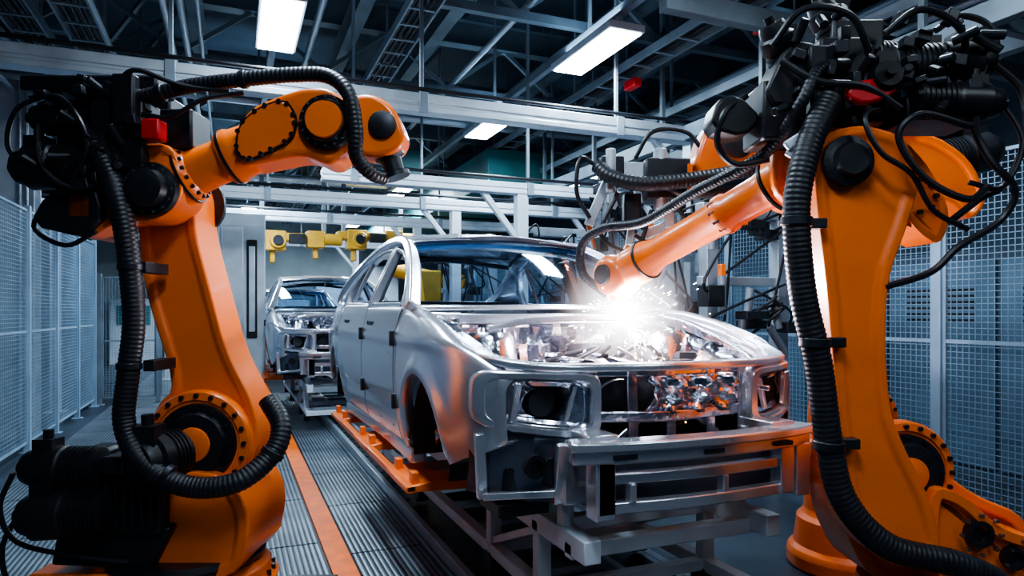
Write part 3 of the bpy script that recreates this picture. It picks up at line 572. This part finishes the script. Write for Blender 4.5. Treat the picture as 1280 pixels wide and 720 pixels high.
    for i in range(56):
        a=V((rnd.uniform(-.6,.6),rnd.uniform(.12,1.05),rnd.uniform(.38,.62))); b=a+V((rnd.uniform(-.22,.22),rnd.uniform(-.2,.2),rnd.uniform(-.10,.12)))
        if b.z>.62+.12*b.y: b.z=.60+.1*b.y
        g.bar(a,b,rnd.uniform(.03,.11),rnd.uniform(.010,.035))
    for i in range(10):
        a=V((rnd.uniform(-.5,.5),rnd.uniform(.3,1.0),rnd.uniform(.4,.56))); g.lathe(a,(rnd.uniform(-.4,.4),rnd.uniform(-1,.2),1),[(0,.07),(.03,.07),(.04,.05),(.10,.045),(.11,.02)],18)
    g.done()
    g=P('engine_bay_hardware',DARKM,C,bevel=.004)
    for i in range(46):
        a=V((rnd.uniform(-.6,.6),rnd.uniform(.10,1.0),rnd.uniform(.30,.60))); g.box(a,(rnd.uniform(.04,.14),rnd.uniform(.04,.14),rnd.uniform(.03,.1)),Matrix.Rotation(rnd.uniform(0,3),3,'Z'))
    for i in range(12):
        a=V((rnd.uniform(-.5,.5),rnd.uniform(.2,.9),rnd.uniform(.48,.60))); g.sweep([a,a+V((rnd.uniform(-.2,.2),rnd.uniform(-.1,.1),.08)),a+V((rnd.uniform(-.4,.4),rnd.uniform(-.2,.2),-.05))],.014,8,6)
    g.bb((-.44,.22,.16),(.44,1.05,.26)); g.done()
    return C
CARLOC=(1.86,2.62,.74)
CAR=build_car(CARLOC)
def dup(root,loc):
    e=empty(root.name.split('.')[0],loc)
    for c in list(root.children):
        o=c.copy(); o.parent=e; scene.collection.objects.link(o)
    return e
dup(CAR,(1.42,9.3,.74)); dup(CAR,(1.45,15.4,.74))

def skid(loc):
    S=empty('car_carrier_skid',loc)
    g=P('skid_frame',WHITEP,S,bevel=.006)
    for x in(-.48,.48):
        g.bar((x,-.15,.60),(x,4.5,.60),.08,.10)
        for s in(.35,1.0,2.6,3.9): g.bar((x,s,.14),(x,s,.58),.07,.07)
        g.bar((x,.0,.26),(x,4.3,.26),.07,.07)
        g.bar((x,.35,.56),(x,1.0,.3),.04,.04); g.bar((x,2.6,.3),(x,3.9,.56),.04,.04)
        for s in(.1,1.6,3.2,4.3): g.bar((x,s,.64),(x,s,.76),.06,.06)
    for s in(.0,.35,1.0,2.6,3.9): g.bar((-.52,s,.57),(.52,s,.57),.07,.07); g.bar((-.52,s,.26),(.52,s,.26),.06,.06)
    g.done()
    g=P('skid_wheels',DARKM,S)
    for x in(-.48,.48):
        for s in(.35,1.0,2.6,3.9): g.cyl((x-.04,s,.18),(x+.04,s,.18),.07)
    g.done()
    g=P('orange_locator_brackets',ORANGE,S,bevel=.006)
    for s in(.95,2.15,3.4):
        g.prism([(-1.0,.63),(-1.0,.66),(-.86,.68),(-.5,.68),(-.5,.62)],s,s+.50,0)
        g.bb((-.96,s+.03,.66),(-.92,s+.10,.73)); g.bb((-.96,s+.40,.66),(-.92,s+.47,.73)); g.bb((.5,s,.62),(.98,s+.5,.67))
    g.bar((-.97,.95,.645),(-.97,3.9,.645),.05,.04)
    g.done()
    return S
SK=skid((1.86,2.62,.002)); dup(SK,(1.42,9.3,.002)); dup(SK,(1.45,15.4,.002))
CV=empty('conveyor_track')
g=P('track_rails',ALU,CV,bevel=.005)
for x in(1.26,1.50,2.12,2.36): g.bar((x,3.0,.05),(x,21,.05),.05,.10)
g.done()
g=P('track_channel',DARKM,CV)
for x in(1.38,2.24): g.bb((x-.1,3.0,0),(x+.1,21,.10))
for i in range(70):
    y=3.1+i*.25
    for x in(1.30,2.31): g.cyl((x,y,.09),(x+.0001,y,.108),.018,n=10)
g.done()
g=P('track_sleepers',TRUSS2,CV)
for i in range(36): g.bb((1.5,3.1+i*.5,0),(2.12,3.2+i*.5,.05))
g.done()

# ================================================================== FLOOR / ROOM
def simple(name,mat,a,b,bevel=0):
    return P(name,mat,None,bevel=bevel,smooth=False).bb(a,b).done()
simple('floor',FLOORM,(-5,-5,-.2),(10,26,0))
simple('ceiling',CEILM,(-5,-5,6.2),(10,26,6.4))
simple('wall_left',WALLM,(-5.2,-5,-.2),(-5,26,6.4)); simple('wall_right',WALLM,(10,-5,-.2),(10.2,26,6.4))
simple('wall_back',BACKW,(-5,26,-.2),(10,26.2,6.4)); simple('wall_front',WALLM,(-5,-5.2,-.2),(10,-5,6.4))
g=P('floor_plates',PLATE,None,bevel=.004,smooth=False)
y=1.0
while y<22:
    g.bb((.73,y,0),(1.20,y+1.16,.014)); g.bb((-.05,y+.3,0),(.55,y+1.46,.014)); g.bb((-.66,y+.3,0),(-.07,y+1.46,.014)); g.bb((-1.9,y,0),(-.68,y+1.16,.012)); y+=1.18
g.done()
simple('orange_floor_stripe',ORANGE2,(.565,.5,0),(.715,22,.022),.004)
P('floor_trim',ALU,None,smooth=False).bb((1.205,1.0,0),(1.225,21,.02)).bb((2.5,3.0,0),(2.56,21,.03)).done()

def fence(name,p0,p1,h,pw=1.2,dv=.045,dh=.045,z0=.12,postmat=POST,wire=WIRE,tw=.005):
    F=empty(name); p0=V(p0);p1=V(p1);L_=(p1-p0).length;d=(p1-p0).normalized();n=max(1,round(L_/pw)); w=L_/n
    po=P('posts',postmat,F,bevel=.004); wi=P('wire_mesh',wire,F,smooth=False); fr=P('panel_frames',postmat,F)
    for i in range(n+1):
        q=p0+d*w*i; po.bar(q,q+V((0,0,h+.06)),.07,.07,(d.x,d.y,0)); po.box(q+V((0,0,.006)),(.14,.14,.012))
    for i in range(n):
        a=p0+d*(w*i+.05); b=p0+d*(w*(i+1)-.05)
        fr.bar(a+V((0,0,z0)),b+V((0,0,z0)),.025,.025); fr.bar(a+V((0,0,h)),b+V((0,0,h)),.025,.025); fr.bar(a+V((0,0,h*.5)),b+V((0,0,h*.5)),.02,.025)
        fr.bar(a+V((0,0,z0)),a+V((0,0,h)),.025,.025); fr.bar(b+V((0,0,z0)),b+V((0,0,h)),.025,.025)
        LL=(b-a).length; k=int(LL/dv)
        for j in range(1,k): q=a+d*LL*j/k; wi.bar(q+V((0,0,z0)),q+V((0,0,h)),tw,tw)
        m=int((h-z0)/dh)
        for j in range(1,m): z=z0+(h-z0)*j/m; wi.bar(a+V((0,0,z)),b+V((0,0,z)),tw,tw)
    po.done();wi.done();fr.done(); return F
fence('safety_fence',(-2.15,5.2,0),(-2.15,13.3,0),2.75,1.35)
fence('safety_fence',(-2.1,13.5,0),(-.3,13.5,0),2.2,.9,postmat=TRUSS2)
fence('safety_fence',(5.05,1.2,0),(5.05,14.4,0),2.75,1.2)
CB=empty('control_cabinet',(-3.6,8,0))
P('cabinet_body',WALLM,CB,bevel=.01).bb((-.4,-1.5,0),(.4,4,2.3)).done()
g=P('cabinet_doors',CABM,CB,bevel=.006)
for i in range(5): g.bb((.4,-1.45+i*1.1,.1),(.43,-.4+i*1.1,2.2))
g.done(); P('cabinet_handles',DARKM,CB).bb((.43,-.5,1),(.47,-.46,1.3)).bb((.43,.6,1),(.47,.64,1.3)).bb((.43,1.7,1),(.47,1.74,1.3)).done()
CB2=empty('control_cabinet',(7.2,5,0))
P('cabinet_body',WALLM,CB2,bevel=.01).bb((-.5,-2,0),(.5,5,2.2)).done()
g=P('cabinet_doors',CABM,CB2,bevel=.006)
for i in range(6): g.bb((-.53,-1.95+i*1.15,.1),(-.5,-.85+i*1.15,2.1))
g.done(); g=P('cabinet_vents',DARKM,CB2)
for i in range(6):
    for k in range(6): g.bb((-.54,-1.75+i*1.15,1.5+k*.06),(-.53,-1.05+i*1.15,1.53+k*.06))
g.done()
D=empty('white_machine_column',(.16,11.4,0))
P('column_body',WHITEP,D,bevel=.02).bb((-.35,-.3,0),(.32,.3,3.1)).bb((-.9,-.2,0),(-.37,.2,1.9)).done()
P('column_slot',DARKIN,D,bevel=.03,bseg=4).bb((.05,-.33,1.2),(.2,-.3,2.7)).done()
P('column_panel',ALU,D,bevel=.01).bb((-.3,-.32,.2),(.0,-.3,2.9)).bb((.08,-.345,1.3),(.17,-.33,2.6)).done()
SC=empty('grey_structural_column',(-2.52,10.3,0))
P('column_web',WHITEP,SC,bevel=.01).bb((-.24,-.18,0),(.24,-.14,6.2)).bb((-.24,.14,0),(.24,.18,6.2)).bb((-.02,-.14,0),(.02,.14,6.2)).done()
P('column_conduits',ALU,SC).cyl((-.32,-.1,0),(-.32,-.1,6.2),.04).cyl((.1,-.22,0),(.1,-.22,6.2),.025).cyl((.17,-.22,0),(.17,-.22,6.2),.02).done()

def gantry(name,y,x0,x1,z,posts,bh=.2,mat=ALU):
    G=empty(name,(0,y,0)); g=P('beam',mat,G,bevel=.008)
    g.bar((x0,0,z),(x1,0,z),.16,bh*.35).bar((x0,0,z-bh*.38),(x1,0,z-bh*.38),.16,bh*.22).bar((x0,-.03,z-bh*.2),(x1,-.03,z-bh*.2),.08,bh*.4)
    for x in posts:
        g.bar((x,0,0),(x,0,z-bh*.4),.14,.14,(0,1,0)); g.bar((x-.5,0,z-bh*.4),(x,0,z-.7),.07,.07); g.box((x,0,.01),(.3,.3,.02))
    g.done()
    h=P('beam_brackets',TRUSS2,G,bevel=.004); x=x0+.3
    while x<x1: h.bb((x,-.1,z-bh*.55),(x+.08,-.08,z+bh*.2)); h.bar((x+.04,0,z),(x+.04,0,6.19),.035,.035); x+=2.1
    h.done()
    P('beam_cables',BLACK,G).sweep([(x0,-.05,z+.10),((x0+x1)/2,-.04,z+.09),(x1,-.05,z+.10)],.02,8,8).done()
    return G
gantry('steel_gantry',6.2,-2.9,4.75,3.58,[-2.85,4.7],.26)
gantry('steel_gantry',7.6,.9,5.6,3.12,[3.25,5.5],.2,WHITEP)
gantry('steel_gantry',9.6,-2.0,5.6,3.2,[3.05,5.5],.24,WHITEP)
gantry('steel_gantry',12.8,-2.9,5.6,3.35,[-2.6,3.3],.26,WHITEP)
gantry('steel_gantry',18.0,-2.9,5.6,3.4,[-1.4,3.0],.26,WHITEP)
def stand(x,y,h,rs):
    S=empty('tooling_stand',(x,y,0)); rnd=random.Random(rs)
    g=P('stand_frame',ALU,S,bevel=.006).bar((0,0,0),(0,0,h),.12,.12).bar((.8,0,0),(.8,0,h),.12,.12).bar((-.1,0,h),(1.0,0,h),.12,.12).bar((-.1,0,h*.75),(1.,0,h*.75),.08,.08).box((0,0,.01),(.3,.3,.02)).box((.8,0,.01),(.3,.3,.02))
    g.done(); b=P('stand_equipment',DARKM,S,bevel=.006); c=P('stand_actuators',TRUSS2,S); w=P('stand_cables',HOSE,S); o=P('stand_orange_parts',ORANGE,S,bevel=.005)
    for i in range(12):
        p=V((rnd.uniform(-.2,1),rnd.uniform(-.3,0),rnd.uniform(h*.5,h*1.0))); b.box(p,(rnd.uniform(.06,.25),.15,rnd.uniform(.06,.22)))
        q=V((rnd.uniform(-.2,1),-.2,rnd.uniform(h*.5,h))); c.cyl(q,q+V((rnd.uniform(-.2,.2),0,rnd.uniform(-.35,-.1))),.035)
        w.sweep([p,p+V((rnd.uniform(-.3,.3),-.15,.15)),q],.013,6,6)
        if i%5==0: o.box(q,(.05,.05,.2))
    b.done();c.done();w.done();o.done()
stand(3.55,6.0,2.9,1); stand(3.6,8.5,2.7,5); stand(3.9,4.9,2.5,8); stand(3.3,10.8,2.6,11)
def ymach(x,y,s=1,rz=0):
    Y=empty('yellow_transfer_machine',(x,y,0),rz)
    P('machine_body',YEL,Y,bevel=.03).bb((-.5*s,-.4,0),(.5*s,.4,1.3)).bb((-.3*s,-.3,1.3),(.3*s,.3,2.5)).cyl((-.5*s,-.2,2.3),(.9*s,-.2,2.55),.16).cyl((.9*s,-.2,2.55),(1.2*s,-.2,2.0),.12).cyl((-.6*s,-.35,2.3),(-.6*s,.2,2.3),.28).done()
    P('machine_motor',BLACK,Y,bevel=.01).bb((-.8*s,-.3,2.4),(-.3*s,.2,2.7)).cyl((0,-.4,1.3),(0,-.55,1.3),.3).done()
ymach(4.0,14.6,.9,math.pi*.95)
def hoist(x,y,z):
    Hh=empty('yellow_overhead_hoist',(x,y,0))
    P('hoist_body',YEL,Hh,bevel=.02,bseg=2).bb((-.75,-.18,z+.10),(.75,.18,z+.26)).bb((-.55,-.2,z-.10),(-.15,.2,z+.3)).bb((.25,-.2,z-.02),(.6,.2,z+.32)).cyl((-.3,-.26,z+.1),(-.3,.26,z+.1),.16).cyl((.95,-.1,z+.16),(.6,-.1,z+.16),.12).bb((-.45,-.1,z-.34),(-.35,.1,z-.1)).bb((.38,-.1,z-.24),(.48,.1,z)).done()
    P('hoist_rods',TRUSS2,Hh).bar((-.6,0,z+.2),(-.6,0,4.66),.08,.08).bar((.6,0,z+.2),(.6,0,4.66),.08,.08).done()
    P('hoist_motor',BLACK,Hh,bevel=.01).bb((-.1,-.28,z+.04),(.22,-.18,z+.24)).cyl((-.3,-.27,z+.1),(-.3,-.3,z+.1),.10).done()
hoist(1.15,14.4,2.92); hoist(2.75,14.4,3.0)
BG=empty('assembly_line_machinery',(0,23.5,0))
g=P('machine_panels',WHITEP,BG,bevel=.02)
for i in range(7): g.bb((-3.4+i*1.5,0,0),(-2.1+i*1.5,.8,2.0+.6*(i%3)))
g.done(); g=P('machine_windows',GREEN,BG)
for i in range(7): g.bb((-3.2+i*1.5,-.03,1.2),(-2.3+i*1.5,.0,1.8))
g.done()

CS=empty('ceiling_truss_structure')
g=P('main_beams',TRUSS,CS,smooth=False)
for x in(-3.2,-1.6,-.4,1.4,2.4,4.4,5.6,7.4): g.ibeam((x,-4,5.2),(x,25.5,5.2),.16,.28)
for i in range(10):
    y=1.4+i*2.6; g.ibeam((-4.9,y,5.55),(9.9,y,5.55),.18,.36)
for i in range(9):
    y=1.4+i*2.6
    for k in range(8):
        x=-4+k*1.7; g.bar((x,y,4.75),(x+.85,y,5.4),.05,.05); g.bar((x+.85,y,5.4),(x+1.7,y,4.75),.05,.05)
    g.bar((-4.9,y,4.72),(9.9,y,4.72),.09,.09)
for x in (-1.6,2.4,5.6):
    for i in range(16):
        y=0+i*1.5; g.bar((x,y,5.1),(x+.9,y+.75,6.1),.05,.05); g.bar((x+.9,y+.75,6.1),(x,y+1.5,5.1),.05,.05)
for x in(-3.2,-1.6,-.4,1.4,2.4,4.4,5.6,7.4):
    for y in (0,8,16,24): g.bar((x,y,5.3),(x,y,6.2),.06,.06)
g.done()
g=P('light_tracks',TRUSS2,CS,smooth=False)
for x in(.4,3.37): g.bar((x,-3,4.42),(x,24,4.42),.07,.09)
for x in(.4,3.37):
    for i in range(10): g.bar((x,-2+i*2.7,4.44),(x,-2+i*2.7,6.2),.03,.03)
for x,z in((-1.2,4.1),(-1.75,4.25),(5.0,4.0),(1.7,4.55),(4.2,4.35)):
    g.bar((x-.14,-2,z),(x-.14,24,z),.02,.09); g.bar((x+.14,-2,z),(x+.14,24,z),.02,.09)
    for i in range(64): g.bar((x-.14,-2+i*.4,z-.03),(x+.14,-2+i*.4,z-.03),.03,.015)
    for i in range(9): g.bar((x,-1+i*3,z),(x,-1+i*3,6.2),.025,.025)
g.done()
g=P('cable_bundles',BLACK,CS)
for x,z in((-1.2,4.12),(-1.75,4.27),(5.0,4.02),(1.7,4.57),(4.2,4.37)):
    for k in range(4): g.cyl((x-.09+k*.06,-2,z+.01*(k%2)),(x-.09+k*.06,24,z+.01*(k%2)),.022,n=8)
g.done()
g=P('pipes',ALU,CS)
for x,z,r in((-2.3,4.6,.05),(-2.5,4.35,.035),(-2.65,4.35,.035),(-2.05,4.9,.04),(-.6,4.5,.035),(-.45,4.5,.035),(-.3,4.5,.02),(5.7,4.5,.05),(5.95,4.3,.035),(6.2,4.6,.06),(.9,4.9,.04),(2.9,4.85,.04)): g.cyl((x,-3,z),(x,25,z),r,n=12)
g.cyl((-4.9,10,4.5),(9,10,4.5),.06,n=12).cyl((-4.9,15,4.4),(9,15,4.4),.08,n=12)
g.done()
g=P('ventilation_ducts',GREEN,CS,bevel=.01)
g.bb((3.9,10.5,3.7),(5.4,24,4.3)).bb((-1.1,14,3.7),(-.2,24,4.2)).bb((1.6,10.9,3.75),(2.9,11.6,4.25)); g.done()
g=P('red_valves',RED,CS,bevel=.01)
for p in((4.45,4.8,4.18),(4.2,6.6,4.18),(-1.2,9,3.98)): g.box(p,(.10,.22,.10))
g.done()
OF=empty('overhead_service_frame')
g=P('service_frame_beams',TRUSS,OF,bevel=.006)
for x in(4.6,5.2): g.bar((x,1.5,3.55),(x,12,3.55),.10,.16)
for i in range(9): g.bar((4.6,1.8+i*1.2,3.55),(5.2,1.8+i*1.2,3.55),.08,.10)
for i in range(7): g.bar((4.6,1.8+i*1.6,3.6),(4.6,1.8+i*1.6,6.2),.05,.05)
g.bar((3.0,4.3,3.95),(7.5,4.3,3.95),.10,.16).bar((3.0,4.3,3.95),(3.0,4.3,6.2),.06,.06)
g.done()

def alight(par,nm,e,col,sx,sy,z,up=False):
    l=bpy.data.lights.new(nm,'AREA'); l.shape='RECTANGLE'; l.size=sx; l.size_y=sy; l.energy=e; l.color=col
    o=bpy.data.objects.new(nm,l); o.location=(0,0,z); scene.collection.objects.link(o); o.parent=par
    if up: o.rotation_euler=(math.pi,0,0)
def fixture(x,y,energy,z=4.2,col=(.68,.85,1.0)):
    F=empty('ceiling_light_fixture',(x,y,z))
    P('lamp_housing',WHITEP,F,bevel=.006).bb((-.19,-.62,.0),(.19,.62,.07)).bb((-.03,-.5,.07),(.03,-.44,.18)).bb((-.03,.44,.07),(.03,.5,.18)).done()
    P('lamp_tube_panel',LAMP,F).bb((-.165,-.59,-.012),(.165,.59,0.0)).done()
    if energy:
        alight(F,'lamp_light',energy,col,.34,1.2,-.03); alight(F,'ceiling_fill_light',energy*.13,(.5,.76,1),.3,1.1,.2,True)  # second, upward lamp is added fill to brighten ceiling and ambient
for y,e in((-2.6,28),(.6,68),(3.5,112),(6.54,115),(12.5,225),(18.5,380)): fixture(.4,y,e)
for y,e in((-1,25),(2.6,58),(6.0,150),(9.0,140),(14.7,280),(20.5,380)): fixture(3.37,y,e)
fixture(-3.0,11,60,col=(.5,.75,1)); fixture(6.6,6.5,50,col=(.5,.75,1)); fixture(6.6,12,60,col=(.5,.75,1))

WX,WY,WZ=2.106,3.404,1.60
W=empty('welding_sparks',(WX,WY,WZ))
P('arc_core',ARC,W).lathe((0,0,-.035),(0,0,1),[(0,.004),(.01,.022),(.03,.034),(.045,.022),(.05,.004)],16).done()
rnd=random.Random(5)
for nm,mt,N in(('sparks_orange',SPARK,240),('sparks_white',SPARKW,200)):
    g=P(nm,mt,W)
    for i in range(N):
        if i%2: dv=V((rnd.gauss(0,1),rnd.gauss(0,1),rnd.gauss(.15,.8))).normalized(); r0=abs(rnd.gauss(0,.20))+.03
        else: dv=V((rnd.gauss(-.12,.07),rnd.gauss(-.95,.2),rnd.gauss(-.75,.2))).normalized(); r0=rnd.uniform(.03,.78)
        p=dv*r0; p.z-=r0*r0*.35; ln=rnd.uniform(.006,.026); g.lathe(p,dv,[(0,.0006),(ln*.6,rnd.uniform(.0010,.0028)),(ln,.0006)],5)
    g.done()
def plight(name,loc,e,col,r):
    l=bpy.data.lights.new(name,'POINT'); l.energy=e; l.color=col; l.shadow_soft_size=r
    o=bpy.data.objects.new(name,l); o.location=loc; scene.collection.objects.link(o); o.parent=W
plight('arc_light',(-.03,-.10,.08),140,(.88,.88,1),.03)
plight('orange_tint_light',(.0,-.10,-.02),12,(1,.5,.28),.04)  # added warm lamp that tints the engine bay reflections orange
bpy.ops.mesh.primitive_uv_sphere_add(radius=.60,segments=24,ring_count=12); fo=bpy.context.object; fo.name='arc_glow_volume'; fo.parent=W  # emissive sphere added as the arc's halo, fading outwards
fm=bpy.data.materials.new('arc_glow_volume'); fm.use_nodes=True; nt=fm.node_tree; nt.nodes.clear()
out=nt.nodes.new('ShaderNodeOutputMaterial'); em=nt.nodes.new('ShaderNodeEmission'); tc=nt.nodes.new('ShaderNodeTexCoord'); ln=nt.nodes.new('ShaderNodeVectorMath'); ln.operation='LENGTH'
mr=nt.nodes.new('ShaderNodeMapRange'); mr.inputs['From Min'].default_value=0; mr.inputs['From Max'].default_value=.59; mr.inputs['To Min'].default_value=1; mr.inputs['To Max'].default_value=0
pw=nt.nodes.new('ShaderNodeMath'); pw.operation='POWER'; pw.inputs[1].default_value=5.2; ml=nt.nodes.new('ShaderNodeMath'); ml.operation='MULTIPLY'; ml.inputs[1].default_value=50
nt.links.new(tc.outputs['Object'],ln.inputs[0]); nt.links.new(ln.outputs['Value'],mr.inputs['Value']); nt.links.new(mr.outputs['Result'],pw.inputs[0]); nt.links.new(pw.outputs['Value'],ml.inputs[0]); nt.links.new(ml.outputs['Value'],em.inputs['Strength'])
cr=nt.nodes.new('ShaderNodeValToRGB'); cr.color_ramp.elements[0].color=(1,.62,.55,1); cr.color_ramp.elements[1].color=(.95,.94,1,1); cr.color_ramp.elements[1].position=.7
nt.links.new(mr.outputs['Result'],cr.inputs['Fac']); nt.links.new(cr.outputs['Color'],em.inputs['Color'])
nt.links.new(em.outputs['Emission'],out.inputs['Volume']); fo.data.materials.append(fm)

w=bpy.data.worlds.new('World'); scene.world=w; w.use_nodes=True; w.node_tree.nodes['Background'].inputs[0].default_value=(.05,.09,.14,1); w.node_tree.nodes['Background'].inputs[1].default_value=.5
try: scene.view_settings.look='AgX - Medium High Contrast'
except Exception as e: print(e)
cd=bpy.data.cameras.new('Camera'); cam=bpy.data.objects.new('Camera',cd); scene.collection.objects.link(cam)
cd.sensor_width=36; cd.lens=850/1280*36; cd.shift_y=30/1280; cd.clip_end=200
cam.location=(0,0,1.6); cam.rotation_euler=(math.radians(90),0,YAW); scene.camera=cam
